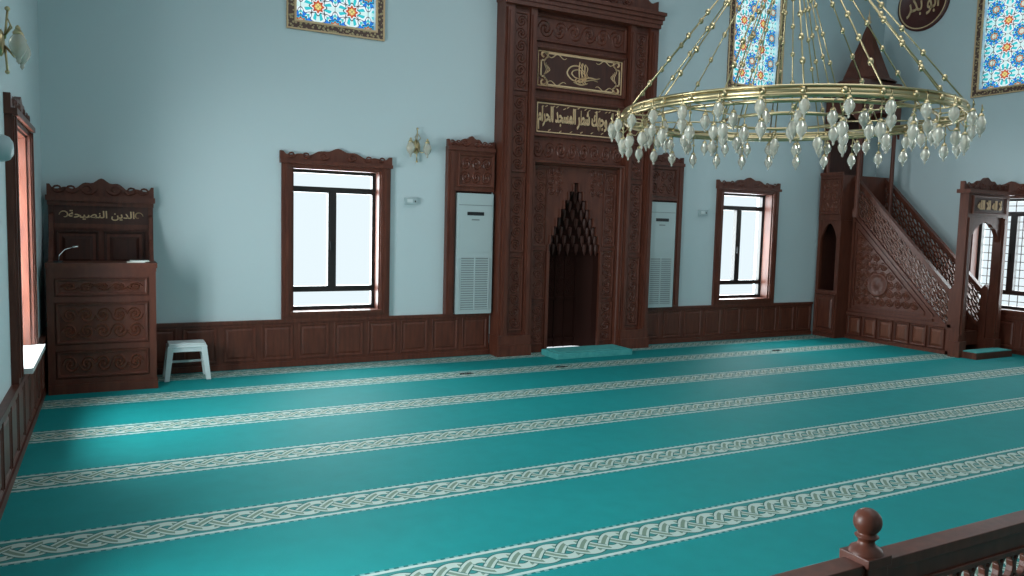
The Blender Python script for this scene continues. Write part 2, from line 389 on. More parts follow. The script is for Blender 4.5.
for (a,b) in FW:
    window('window_%d'%k,FRONT,a,b); k+=1
    light('daylight',FRONT,(a+b)/2,sum(WZ)/2,b-a+.2,WZ[1]-WZ[0]+.2,-.36,150,DAY,(0,-1,0))
for M,sg,face in ((LEFT,1,(1,0,0)),(RIGHT,-1,(-1,0,0))):
    for j,(a,b) in enumerate(SW):
        u0,u1=(a,b) if sg==1 else (-b,-a)
        window('window_%d'%k,M,u0,u1,grid=(sg==-1)); k+=1
        pw=(330 if j==0 else 430) if sg==1 else 90
        light('daylight',M,(u0+u1)/2,sum(WZ)/2,b-a+.2,WZ[1]-WZ[0]+.2,-.36,pw,DAY,face)
for (a,b) in SG:
    stained('stained_glass_window',FRONT,a,b); light('daylight',FRONT,(a+b)/2,sum(SZ)/2,b-a+.1,SZ[1]-SZ[0]+.1,-.33,14,DAY,(0,-1,0))
for M,sg,face in ((LEFT,1,(1,0,0)),(RIGHT,-1,(-1,0,0))):
    for (a,b) in SGS:
        u0,u1=(a,b) if sg==1 else (-b,-a)
        stained('stained_glass_window',M,u0,u1); light('daylight',M,(u0+u1)/2,sum(SZ)/2,b-a+.1,SZ[1]-SZ[0]+.1,-.33,14,DAY,face)
# ------------------------------------------------------------------ mihrab
def mir(u): return 2*XM-u
g=G(FRONT)
def both(fn):
    for s in (0,1): fn((lambda a,b:(a,b)) if s==0 else (lambda a,b:(mir(b),mir(a))))
ZT=4.98
def col(R):
    a,b=R(4.90,5.06); g.box(a,b,0,.26,0,ZT,WOOD); a,b=R(4.93,5.03); g.box(a,b,.26,.30,.3,ZT-.05,WOOD); a,b=R(4.955,5.005); g.box(a,b,.30,.315,.34,ZT-.1,WOOD)
    a,b=R(5.06,5.32); g.box(a,b,0,.21,0,ZT,WOOD)
    a,b=R(5.32,5.42); g.box(a,b,0,.25,0,ZT,WOOD); a,b=R(5.345,5.395); g.box(a,b,.25,.27,.3,ZT-.1,WOOD)
    a,b=R(4.885,5.44); g.box(a,b,.001,.30,0,.16,WOOD); g.box(a+.004,b-.004,.001,.285,.16,.30,WOOD)
    for i in range(4):
        z0=.36+i*1.15; z1=z0+1.09
        a,b=R(5.075,5.305); g.frame(a,b,z0,z1,.025,.21,.23,WOOD); g.scrolls(a+.03,b-.03,z0+.03,z1-.03,.21,WOOD,.175,.022,.012)
both(col)
g.box(5.42,7.06,0,.14,2.86,ZT,WOOD)
g.frame(5.44,7.04,3.87,4.49,.05,.14,.20,WOOD); g.box(5.49,6.99,.14,.15,3.92,4.44,CARVE)
g.frame(5.44,7.04,3.20,3.76,.05,.14,.20,WOOD); g.box(5.49,6.99,.14,.15,3.25,3.71,WOODD)
g.frame(5.505,6.975,3.265,3.695,.018,.15,.160,GOLD)
g.frame(5.44,7.04,4.56,4.94,.04,.14,.18,WOOD); g.scrolls(5.49,6.99,4.61,4.89,.14,WOOD,.24,.03,.014)
g.scrolls(5.44,7.04,2.88,3.15,.14,WOOD,.2,.024,.012)
nt=g.text(shape('فول وجهك شطر المسجد الحرام'),XM,3.475,.345,1.43,.15,.166,GOLD,off=.024)
rng=random.Random(3)
for i in range(22):
    x=XM-.66+i*.062; up=i%3!=2; z=(3.635 if up else 3.30)+rng.uniform(-.02,.012)
    g.ribbon([(x,z),(x+.02,z+.012),(x+.042,z+.026)],.016,.15,.012,GOLD)
def rr(cx,cy,hw,hh,c):
    pts=[]
    for sx_,sy,a0 in ((1,1,0),(-1,1,1),(-1,-1,2),(1,-1,3)):
        q=[(hw,hh-c),(hw-c*.5,hh-c),(hw-c*.72,hh-c*.72),(hw-c,hh-c*.5),(hw-c,hh)]
        q=[(cx+sx_*x,cy+sy*y) for x,y in q]
        if sx_*sy<0: q=q[::-1]
        pts+=q
    return pts
def outline(pts,wd,d,h,m):
    pts=pts+[pts[0]]
    for a,b in zip(pts,pts[1:]):
        L=math.hypot(b[0]-a[0],b[1]-a[1]); nx,ny=-(b[1]-a[1])/L*wd/2,(b[0]-a[0])/L*wd/2; ex,ey=(b[0]-a[0])/L*wd/2,(b[1]-a[1])/L*wd/2
        g.poly([(a[0]-ex+nx,a[1]-ey+ny),(a[0]-ex-nx,a[1]-ey-ny),(b[0]+ex-nx,b[1]+ey-ny),(b[0]+ex+nx,b[1]+ey+ny)],d,d+h,m)
g.frame(5.50,6.98,3.93,4.43,.012,.15,.162,GOLD)
g.poly(rr(XM,4.18,.69,.225,.11),.15,.156,WOODD)
outline(rr(XM,4.18,.69,.225,.11),.020,.15,.016,GOLD)
for sx_ in (1,-1):
    for sy in (1,-1):
        for r in (.07,.045):
            g.ribbon([(XM+sx_*(.645-r*math.cos(f*5)*(1-f*.6)),4.18+sy*(.19+r*math.sin(f*5)*(1-f*.6))) for f in [q/12 for q in range(13)]],.018,.158,.010,GOLD)
        g.ribbon([(XM+sx_*(.58-.32*f),4.18+sy*(.195-.03*math.sin(f*9))) for f in [q/12 for q in range(13)]],.018,.158,.008,GOLD)
    for k_ in range(3): g.ribbon([(XM+sx_*(.62-.03*k_+.02*math.cos(f*7)),4.18+(f-.5)*(.22-.05*k_)) for f in [q/12 for q in range(13)]],.014,.158,.008,GOLD)
def stroke(pts,w=.016):
    out=[]; P=[pts[0]]+pts+[pts[-1]]
    for i in range(1,len(P)-2):
        for k_ in range(7):
            t_=k_/7; out.append(tuple(.5*((2*P[i][c])+(-P[i-1][c]+P[i+1][c])*t_+(2*P[i-1][c]-5*P[i][c]+4*P[i+1][c]-P[i+2][c])*t_*t_+(-P[i-1][c]+3*P[i][c]-3*P[i+1][c]+P[i+2][c])*t_**3) for c in (0,1)))
    out.append(pts[-1]); g.ribbon([(XM+x,4.16+y) for x,y in out],w*1.35,.157,.012,GOLD)
for i in range(3):
    x=-.03+i*.05; stroke([(x,-.05),(x-.005,.08),(x+.002,.18-.012*i)]); stroke([(x+.002,.18-.012*i),(x+.045,.10),(x+.03,.02),(x+.075,-.04)],.010)
stroke([(.10,-.02),(-.02,.11),(-.17,.10),(-.24,.0),(-.15,-.09),(.0,-.10),(.10,-.05)],.018)
stroke([(.08,-.01),(-.02,.06),(-.12,.05),(-.16,0),(-.10,-.05),(.0,-.06),(.10,-.03)],.014)
stroke([(-.08,-.10),(.05,-.06),(.16,-.03),(.27,-.04),(.34,-.02)],.016); stroke([(-.05,-.13),(.08,-.09),(.20,-.06),(.30,-.075)],.012)
for x in (-.10,-.04,.02,.07): stroke([(x+.03,-.06),(x,-.10),(x+.035,-.13)],.014)
stroke([(-.13,-.12),(.0,-.15),(.12,-.12)],.016)
for i,(z0,z1,d) in enumerate(((ZT,5.04,.31),(5.04,5.10,.33),(5.10,5.16,.36),(5.16,5.21,.39))): g.box(4.90-.014*i-.0,7.58+.014*i,0,d,z0,z1,WOOD)
N=60; top=[];bot=[]
for i in range(N+1):
    s_=2*i/N-1; a=abs(s_); z=.18+.62*(math.cos(PI*a)*.5+.5)+.03*math.cos(a*PI*10)
    top.append((XM+s_*1.36,5.21+z)); bot.append((XM+s_*1.36,5.21))
g.strip(top,bot,.05,.20,WOOD); g.scrolls(5.4,7.08,5.25,5.6,.20,WOOD,.2,.03,.014)
g.frame(5.42,7.06,-.3,2.86,.07,.10,.24,WOOD)
NH=.47
g.box(5.47,XM-NH-.02,0,.12,0,2.82,WOOD); g.box(XM+NH+.02,7.01,0,.12,0,2.82,WOOD)
def sp(R):
    a,b=R(5.51,5.73); 
    for z0,z1 in ((.12,.75),(.80,1.55),(1.60,2.74)): g.frame(a,b,z0,z1,.02,.12,.137,WOOD); g.scrolls(a+.025,b-.025,z0+.03,z1-.03,.12,WOOD,.15,.02,.010)
    a,b=R(5.74,5.79); g.box(a,b,.12,.16,0,1.52,WOOD)
both(sp)
NM=plain('niche_walnut_shaded',(.026,.008,.0055),.8,spec=.1)  # same walnut, darkened in its colour to stand for the niche's shade
NT_=8; z0=1.50; z1=2.56; dz=(z1-z0)/NT_
def hw(k_): return NH*(1-(min(1,k_/NT_))**1.45)
for k_ in range(NT_):
    a=z0+k_*dz; r=max(.03,hw(k_+.5))
    g.box(XM-NH-.02,XM-r,0,.12,a,a+dz,WOOD); g.box(XM+r,XM+NH+.02,0,.12,a,a+dz,WOOD)
    for s_ in (-1,1): g.box(*sorted((XM+s_*(r-.006),XM+s_*(r+.022))),.12,.135,a,a+dz,WOOD)
g.box(XM-NH-.02,XM+NH+.02,0,.12,z1,2.82,WOOD)
g.scrolls(XM-.5,XM-.24,2.35,2.78,.12,WOOD,.14,.02,.010); g.scrolls(XM+.24,XM+.5,2.35,2.78,.12,WOOD,.14,.02,.010)
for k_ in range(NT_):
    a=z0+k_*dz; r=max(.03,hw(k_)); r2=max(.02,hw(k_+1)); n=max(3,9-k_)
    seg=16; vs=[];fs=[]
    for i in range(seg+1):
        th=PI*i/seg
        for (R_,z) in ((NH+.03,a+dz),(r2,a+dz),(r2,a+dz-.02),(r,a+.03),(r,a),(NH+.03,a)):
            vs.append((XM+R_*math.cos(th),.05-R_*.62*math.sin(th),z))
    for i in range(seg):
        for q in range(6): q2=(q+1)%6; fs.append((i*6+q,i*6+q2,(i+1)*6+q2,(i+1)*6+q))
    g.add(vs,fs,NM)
    for i in range(n+1):
        th=PI*i/n; rp=max(.02,r-.04); cx=XM+rp*math.cos(th); cd=.07-rp*.62*math.sin(th)
        g.lathe((cx,0,0),[(.001,a-.055),(.016,a-.02),(.032,a+.03),(.036,a+dz*.9),(.001,a+dz)],6,WOODD,False,M=(lambda cd:lambda x,y,z:(x,YF-cd+y,z))(cd))
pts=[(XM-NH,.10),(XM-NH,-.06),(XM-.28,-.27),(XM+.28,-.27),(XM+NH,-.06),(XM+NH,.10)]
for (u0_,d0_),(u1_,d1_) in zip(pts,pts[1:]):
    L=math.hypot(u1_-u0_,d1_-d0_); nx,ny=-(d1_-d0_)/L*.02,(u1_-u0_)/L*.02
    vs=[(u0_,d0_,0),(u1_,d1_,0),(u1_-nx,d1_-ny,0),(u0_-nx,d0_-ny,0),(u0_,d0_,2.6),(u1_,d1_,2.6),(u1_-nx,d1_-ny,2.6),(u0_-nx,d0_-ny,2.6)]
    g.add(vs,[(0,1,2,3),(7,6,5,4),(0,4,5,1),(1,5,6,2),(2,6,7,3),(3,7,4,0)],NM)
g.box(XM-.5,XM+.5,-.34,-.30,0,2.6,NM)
for u in (XM-.28,XM+.28,XM-.09,XM+.09): g.box(u-.012,u+.012,-.27,-.25,0,1.5,NM)
for z in (.1,.75,1.45): g.box(XM-.28,XM+.28,-.27,-.25,z,z+.04,NM)
for i in range(3): g.scrolls(XM-.26+i*.18,XM-.26+i*.18+.155,.82,1.42,-.27,NM,.15,.018,.009)
g.build('mihrab')
g=G(FRONT); g.box(5.60,6.92,.32,.78,0,.085,STEPC); g.box(5.66,6.86,.35,.74,.085,.10,STEPC)
g.build('mihrab_step',.012)
# ------------------------------------------------------------------ air conditioners + surrounds
for R in ((lambda a,b:(a,b)),(lambda a,b:(mir(b),mir(a)))):
    g=G(FRONT)
    a,b=R(4.15,4.27); g.box(a,b,0,.10,.615,2.36,WOOD); g.box(a+.03,b-.03,.10,.115,.66,2.9,WOOD)
    a,b=R(4.15,4.87); g.box(a,b,0,.10,2.36,2.92,WOOD); g.box(a,b,0,.13,2.92,2.97,WOOD)
    a2,b2=R(4.30,4.86); g.frame(a2,b2,2.42,2.88,.035,.10,.125,WOOD); g.scrolls(a2+.04,b2-.04,2.46,2.84,.10,WOOD,.19,.024,.012)
    crest(g,a,b,2.97,.16,.02,.09,WOOD)
    g.box(*R(4.27,4.87),0,.012,.615,2.36,WOODD)
    g.build('carved_wall_cabinet')
    g=G(FRONT); a,b=R(4.295,4.855)
    g.box(a,b,.013,.12,.62,2.33,ACW); c=(a+b)/2
    g.box(a+.02,b-.02,.12,.128,1.50,2.29,ACW); g.box(a+.02,b-.02,.128,.130,2.16,2.17,GREY)
    g.box(c-.13,c+.13,.128,.132,2.02,2.07,BLACK); g.box(c-.06,c+.06,.128,.131,1.95,1.97,GREY)
    for i in range(7): g.box(c-.15+i*.045,c-.135+i*.045,.128,.133,1.99,2.0,ACW)
    g.box(a+.05,b-.05,.118,.1205,.68,1.42,GREY)
    for i in range(22): z=.69+i*.033; g.box(a+.05,b-.05,.12,.134,z,z+.018,ACW)
    for x in (a+.05,c-.008,b-.066): g.box(x,x+.016,.12,.136,.68,1.42,ACW)
    g.build('air_conditioner')
for u,nm in ((3.64,'wall_thermostat'),(8.84,'wall_thermostat')):
    g=G(FRONT); g.box(u-.09,u+.09,0,.045,2.145,2.235,BOXG); g.box(u-.06,u+.02,.045,.048,2.17,2.215,WPL); g.box(u+.05,u+.065,.045,.05,2.175,2.20,BLACK); g.build(nm,.008)
# ------------------------------------------------------------------ tulip lamp
def tulip(g,c,m,s=1.0,up=False,M=None,n=10):
    cap=[(.001,0),(.022,0),(.026,-.012),(.034,-.02),(.036,-.032),(.028,-.04)]
    gl=[(.030,-.035),(.046,-.06),(.060,-.095),(.062,-.125),(.050,-.16),(.032,-.185),(.020,-.20),(.012,-.215),(.016,-.23),(.001,-.25)]
    g.lathe(c,[(r*s,z*s) for r,z in cap],n,m,M=M); g.lathe(c,[(r*s,z*s) for r,z in gl],n,LGLASS,M=M)
def sconce(name,M,u,w):
    g=G(M)
    g.lathe((0,0,0),[(.001,.03),(.03,.028),(.05,.02),(.06,.008),(.06,0)],14,BRASS,M=lambda x,y,z:M(u+x,z,w-.03+y*1.6))
    for s_ in (-1,1):
        g.tube([(u,.03,w-.05),(u+s_*.05,.08,w-.11),(u+s_*.11,.11,w-.09),(u+s_*.12,.12,w-.02)],.008,BRASS)
        g.tube([(u,.03,w+.02),(u+s_*.04,.07,w+.09),(u+s_*.01,.05,w+.14)],.006,BRASS)
        tulip(g,(u+s_*.12,.12,w+.05),BRASS,.95,False); g.ball((u+s_*.12,.12,w+.06),.018,BRASS); g.tube([(u+s_*.12,.12,w-.0),(u+s_*.12,.12,w+.08)],.007,BRASS)
    g.tube([(u,.03,w),(u,.05,w+.2)],.008,BRASS); g.ball((u,.05,w+.21),.018,BRASS); g.tube([(u,.03,w-.05),(u,.04,w-.22)],.008,BRASS); g.ball((u,.04,w-.23),.016,BRASS)
    g.build(name)
sconce('wall_sconce',FRONT,3.71,2.96)
sconce('wall_sconce',LEFT,6.58,3.12)
g=G(LEFT); u,w=6.12,2.32
g.lathe((0,0,0),[(.001,.11),(.05,.105),(.085,.085),(.10,.05),(.10,0)],20,BOXG,M=lambda x,y,z:LEFT(u+x,z,w+y*.9)); g.build('wall_speaker')
# ------------------------------------------------------------------ lectern (kursu)
g=G(FRONT); a,b=XL+.07,.42; fd=.81
g.box(a,b,.42,fd-.02,0,1.29,WOOD); g.box(a-.005,b+.015,.36,fd+.03,1.33,1.385,WOOD); g.box(a,b+.005,.40,fd+.005,1.29,1.33,WOOD)
g.box(a-.0,b+.01,.422,fd+.015,0,.10,WOOD)
for x in (a,b-.07): g.box(x,x+.07,fd-.02,fd,.10,1.29,WOOD)
for z in (.10,.46,.97,1.23): g.box(a+.07,b-.07,fd-.02,fd-.002,z,z+.06,WOOD)
for z0_,z1_ in ((.17,.45),(.53,.96),(1.04,1.22)):
    g.frame(a+.08,b-.08,z0_,z1_,.03,fd-.02,fd+.008,WOOD); g.scrolls(a+.13,b-.13,z0_+.045,z1_-.045,fd-.02,WOODM,.15,.022,.016)
for x0,x1 in ((a,a+.04),(b-.04,b)):
    pts=[(.06,0),(.42,0),(.42,1.34),(.40,1.42),(.33,1.55),(.26,1.62),(.22,1.75),(.18,1.88),(.06,1.92)]
    n=len(pts); g.add([(x0,p,q_) for p,q_ in pts]+[(x1,p,q_) for p,q_ in pts],[tuple(range(n)),tuple(range(n,2*n))]+[(i,(i+1)%n,n+(i+1)%n,n+i) for i in range(n)],WOOD)
g.box(a-.01,b+.01,.06,.12,0,2.04,WOOD); g.box(a-.03,b+.03,.05,.20,2.04,2.10,WOOD); g.box(a-.015,b+.015,.05,.17,1.99,2.04,WOOD)
g.box(a+.041,b-.041,.12,.15,1.79,1.99,WOODD); g.text(shape('الدين النصيحة'),(a+b)/2,1.885,.11,.66,.15,.162,GOLD,off=.02)
for s_ in (-1,1): g.ribbon([((a+b)/2+s_*(.37+.05*math.cos(f*5)*(1-f*.6)),1.885+.05*math.sin(f*5)*(1-f*.6)) for f in [q/12 for q in range(13)]],.014,.15,.010,GOLD)
g.box(a+.041,b-.041,.12,.155,1.74,1.79,WOOD)
for i in range(2):
    x0=a+.06+i*.47; g.frame(x0,x0+.42,1.30,1.71,.03,.12,.145,WOODD); g.panel(x0+.06,x0+.36,1.36,1.65,.12,.14,WOODD,.03)
crest(g,a-.02,b+.02,2.10,.20,.08,.13,WOOD)
g.box(a+.045,b-.045,.12,.42,.9,.95,WOOD)
g.build('preacher_lectern')
g=G(FRONT)
g.lathe((-.50,0,0),[(.001,1.402),(.045,1.400),(.05,1.388),(.05,1.387)],14,BLACK,M=lambda x,y,z:(x,YF-.72+y,z))
g.tube([(-.50,.72,1.39),(-.49,.71,1.46),(-.44,.69,1.52),(-.36,.66,1.545)],.006,CHROME); g.tube([(-.37,.665,1.543),(-.32,.65,1.55)],.013,CHROME,8)
g.build('microphone')
g=G(FRONT); g.box(.14,.32,.62,.80,1.387,1.395,PAPER); g.box(.17,.36,.60,.78,1.396,1.405,PAPER); g.build('paper_sheets')
# ------------------------------------------------------------------ plastic stool
g=G(); cx,cy=.76,9.66; H=.43
g.box(cx-.20,cx+.20,cy-.14,cy+.14,H-.035,H,WPL); g.box(cx-.215,cx+.215,cy-.155,cy+.155,H-.05,H-.03,WPL)
for sx_ in (-1,1):
    for sy in (-1,1):
        x0=cx+sx_*.178;y0=cy+sy*.12;x1=cx+sx_*.225;y1=cy+sy*.16; q=.034
        vs=[(x0-q,y0-q,H-.04),(x0+q,y0-q,H-.04),(x0+q,y0+q,H-.04),(x0-q,y0+q,H-.04),(x1-q*.8,y1-q*.8,0),(x1+q*.8,y1-q*.8,0),(x1+q*.8,y1+q*.8,0),(x1-q*.8,y1+q*.8,0)]
        g.add(vs,[(3,2,1,0),(4,5,6,7),(0,1,5,4),(1,2,6,5),(2,3,7,6),(3,0,4,7)],WPL)
for sy in (-1,1): g.box(cx-.20,cx+.20,cy+sy*.135-.006,cy+sy*.135+.006,H-.10,H-.03,WPL)
for sx_ in (-1,1): g.box(cx+sx_*.195-.006,cx+sx_*.195+.006,cy-.13,cy+.13,H-.10,H-.03,WPL); 
g.box(cx-.19,cx+.19,cy+.135,cy+.147,.16,.19,WPL)
g.build('plastic_stool',.008)
# ------------------------------------------------------------------ minbar
g=G(); A,B=11.90,12.78; y0,y1=7.48,9.45; SL=.985
lo=lambda y:.33+(y-y0)*SL
def xpoly(pts,x0,x1,m):
    n=len(pts); g.add([(x0,p,q_) for p,q_ in pts]+[(x1,p,q_) for p,q_ in pts],[tuple(range(n)),tuple(range(n,2*n))[::-1]]+[(i,(i+1)%n,n+(i+1)%n,n+i) for i in range(n)],m)
for x0,x1 in ((A,A+.04),(B-.04,B)):
    xpoly([(y0,0),(y1,0),(y1,lo(y1)),(y0,lo(y0))],x0,x1,WOOD)
    for off,th in ((0,.07),(.58,.09)):
        xpoly([(y0,lo(y0)+off),(y1,lo(y1)+off),(y1,lo(y1)+off+th),(y0,lo(y0)+off+th)],x0-.025,x1+.025,WOOD)
    L=(y1-y0)
    g.lattice((x0+.004,y0,lo(y0)+.07),(0,L,L*SL),(0,0,.51),11,3,.020,(.03,0,0),WOODM)
    for yy in (y0,): xpoly([(yy-.05,0),(yy+.06,0),(yy+.06,lo(yy)+.72),(yy,lo(yy)+.80),(yy-.05,lo(yy)+.72)],x0-.03,x1+.03,WOOD)
SIDE=lambda u,d,w:(A-d,-u,w)
gs=G(SIDE); gs.mats=g.mats
gs.box(-y1,-y0,0,.03,0,.06,WOOD); gs.box(-y1,-y0,0,.03,.44,.49,WOOD)
for i in range(6):
    c=(y1-y0-.10)/6; u0=-y1+.02+i*c
    gs.frame(u0+.015,u0+c-.015,.075,.425,.03,0,.028,WOOD); gs.panel(u0+.06,u0+c-.06,.12,.38,0,.018,WOODM,.03)
def inside(y,z,mg=.04): return y<y1-.05-mg and z>.53+mg and z<lo(y)-.06-mg
def bar3(p,q_,w,x0,x1,m):
    P=Vector((0,p[0],p[1]));Q=Vector((0,q_[0],q_[1])); d=(Q-P).normalized(); n_=Vector((0,-d.z,d.y))*w/2
    pp=[P-n_,Q-n_,Q+n_,P+n_]; xpoly([(v.y,v.z) for v in pp],x0,x1,m)
for ins,w in ((.03,.035),(.10,.018)):
    ya=y0+.25+2.2*ins; yb=y1-ins-.02; za=.50+ins
    pz=lambda y:lo(y)-ins*1.6
    bar3((ya,za),(yb,za),w,A-.025,A,WOOD); bar3((yb,za),(yb,pz(yb)),w,A-.024,A,WOOD); bar3((ya,pz(ya) if pz(ya)>za else za),(yb,pz(yb)),w,A-.023,A,WOOD)
cs=.155
for i in range(12):
    for j in range(12):
        cy_=y1-.14-(i+.5)*cs; cz=.64+(j+.5)*cs
        if inside(cy_-cs/2,cz+cs/2,.0) :
            gs.scrolls(-cy_-cs/2,-cy_+cs/2,cz-cs/2,cz+cs/2,0,WOODM,.17,.026,.018)
gs.lathe((0,0,0),[(.001,.028),(.04,.026),(.06,.018),(.16,.016),(.175,.024),(.20,.024),(.21,0)],28,WOOD,M=lambda x,y,z:(A-z,8.86+x,1.02+y))
ns=9
for i in range(ns):
    ya=y0+.06+(y1-y0-.06)*i/ns; z=.12+ (lo(y1)-.1-.12)*(i+1)/ns
    g.box(A+.041,B-.041,ya,y1-.002,z-.22,z,WOOD)
g.box(A-.05,B+.02,7.02,7.27,0,.10,WOOD); g.box(A-.03,B,7.02,7.27,.10,.112,STEPC)
KX0,KX1,KY0,KY1=11.60,12.82,9.452,9.94
PL=2.25
x0,x1=KX0,KX0+.07
g.box(x0,x1,KY0,KY1,0,.86,WOOD); g.box(x0,x1,KY0,KY0+.08,.86,2.14,WOOD); g.box(x0,x1,KY1-.06,KY1,.86,2.14,WOOD)
g.box(x0-.015,KX1-.002,KY0-.0,KY1-.002,2.14,2.95,WOOD)
g.box(KX0+.071,KX1,KY0+.002,KY0+.04,0,2.138,WOOD); g.box(KX0+.071,KX1,KY1-.03,KY1-.004,0,2.138,WOODD)
ca=(KY0+.08+KY1-.06)/2; hwid=(KY1-.06-KY0-.08)/2
for sgn in (-1,1):
    top=[];bot=[]
    for i in range(9):
        f=i/8; yy=ca+sgn*hwid*(1-f); zz=1.78+.30*(math.sin(f*PI/2))**.8; top.append((yy,2.139)); bot.append((yy,zz))
    vs=[]
    for p,q_ in zip(top,bot): vs+=[(KX0+.01,p[0],p[1]),(KX0+.01,q_[0],q_[1]),(KX0+.06,p[0],p[1]),(KX0+.06,q_[0],q_[1])]
    fs=[]
    for i in range(8): o=4*i;q2=o+4; fs+=[(o,q2,q2+1,o+1),(o+2,o+3,q2+3,q2+2),(o+1,q2+1,q2+3,o+3)]
    g.add(vs,fs,WOOD)
KS=lambda u,d,w:(KX0-d,-u,w)
gk=G(KS); gk.mats=g.mats
gk.frame(-KY1+.02,-KY0-.02,2.24,2.9,.03,.015,.04,WOOD); gk.scrolls(-KY1+.06,-KY0-.06,2.28,2.86,.015,WOODM,.17,.022,.012)
gk.frame(-KY1+.02,-KY0-.02,.08,.80,.03,0,.03,WOOD); gk.panel(-KY1+.09,-KY0-.09,.16,.72,0,.02,WOOD,.03)
gk.box(-KY1,-KY0+.01,0,.035,2.95,3.0,WOOD)
CX,CY=12.14,9.56; hwK=.50; hdK=.38
g.box(CX-hwK,CX+hwK,CY+hdK-.03,CY+hdK,2.951,4.28,WOODD)
for sx_ in (-1,1):
    for sy in (-1,1):
        g.lathe((CX+sx_*(hwK-.05),CY+sy*(hdK-.05),2.2),[(.06,0),(.06,.12),(.04,.16),(.035,1.6),(.05,1.68),(.06,1.72),(.06,1.85)],10,WOOD)
for sy in (-1,1):
    N=16; 
    for (ax_,c0,h_) in (('x',CX,hwK),('y',CY,hdK)):
        pts_t=[];pts_b=[]
        for i in range(N+1):
            s_=2*i/N-1; zz=3.62+.38*math.sqrt(max(0,1-abs(s_)**2.2))+ .06*(1-abs(s_)); pts_t.append((c0+s_*h_,4.28)); pts_b.append((c0+s_*h_,zz))
        vs=[]
        o0,o1=((CY+sy*hdK-.02,CY+sy*hdK+.02) if ax_=='x' else (CX+sy*hwK-.02,CX+sy*hwK+.02))
        for p,q_ in zip(pts_t,pts_b):
            for o_ in (o0,o1):
                for r_ in (p,q_): vs.append((r_[0],o_,r_[1]) if ax_=='x' else (o_,r_[0],r_[1]))
        fs=[]
        for i in range(N): o=4*i;q2=o+4; fs+=[(o,q2,q2+1,o+1),(o+2,o+3,q2+3,q2+2),(o+1,q2+1,q2+3,o+3),(o,o+2,q2+2,q2)]
        g.add(vs,fs,WOOD)
g.box(CX-hwK-.04,CX+hwK+.04,CY-hdK-.04,CY+hdK+.02,4.28,4.36,WOOD); g.box(CX-hwK-.08,CX+hwK+.08,CY-hdK-.08,CY+hdK+.03,4.36,4.42,WOOD); g.box(CX-hwK,CX+hwK,CY-hdK,CY+hdK,4.42,4.60,WOOD)
g.lathe((CX,CY,4.60),[(.54,0),(.50,.03),(.44,.06),(.41,.09),(.001,1.12)],8,WOOD,False,a0=PI/8)
g.lathe((CX,CY,5.66),[(.02,0),(.045,.04),(.02,.08),(.03,.12),(.012,.16),(.001,.28)],10,GOLD)
PY0,PY1=7.28,7.42; PA,PB=11.78,12.86
for x0,x1 in ((PA,PA+.14),(PB-.14,PB)):
    g.box(x0,x1,PY0,PY1,0,2.22,WOOD); g.box(x0+.03,x1-.03,PY0-.02,PY0,.35,2.2,WOOD); g.box(x0-.015,x1+.015,PY0-.03,PY1+.01,0,.25,WOOD)
g.box(PA,PB,PY0,PY1,2.22,2.58,WOOD); g.box(PA-.05,PB+.05,PY0-.05,PY1+.03,2.58,2.64,WOOD)
PF=lambda u,d,w:(u,PY0-d,w)
gp=G(PF); gp.mats=g.mats
gp.frame(PA+.1,PB-.1,2.26,2.55,.03,0,.03,WOOD); gp.box(PA+.15,PB-.15,0,.008,2.30,2.51,WOODD)
gp.text(shape('لا اله الا الله'),(PA+PB)/2,2.405,.15,.62,.008,.02,GOLD)
crest(gp,PA-.05,PB+.05,2.64,.20,-.12,-.05,WOOD)
N=20;top=[];bot=[]
for i in range(N+1):
    s_=2*i/N-1; a=abs(s_); top.append(((PA+PB)/2+s_*(PB-PA-.28)/2,2.22)); bot.append(((PA+PB)/2+s_*(PB-PA-.28)/2,1.80+.33*(1-a**1.7)**.7+.02*abs(math.cos(a*PI*3))))
gp.strip(top,bot,-.10,-.03,WOOD)
for G2 in (gs,gk,gp):
    o=len(g.v); g.v+=G2.v; g.f+=[tuple(i+o for i in f) for f in G2.f]; g.mi+=G2.mi; g.sm+=G2.sm
g.build('minbar')
# ------------------------------------------------------------------ roundel on right wall
g=G(RIGHT); uc,wc,R_=-9.22,6.12,.50
MR=lambda x,y,z:RIGHT(uc+x,z+.002,wc+y)
g.lathe((0,0,0),[(.001,.03),(.43,.03),(.44,.05),(.47,.055),(.50,.04),(.50,0)],48,ROUND,M=MR)
g.lathe((0,0,0),[(.435,.03),(.445,.056),(.462,.058),(.472,.045)],48,GOLD,M=MR)
g.text(shape('ابو بكر'),uc,wc-.02,.42,.62,.032,.044,GOLD)
g.build('calligraphy_roundel')
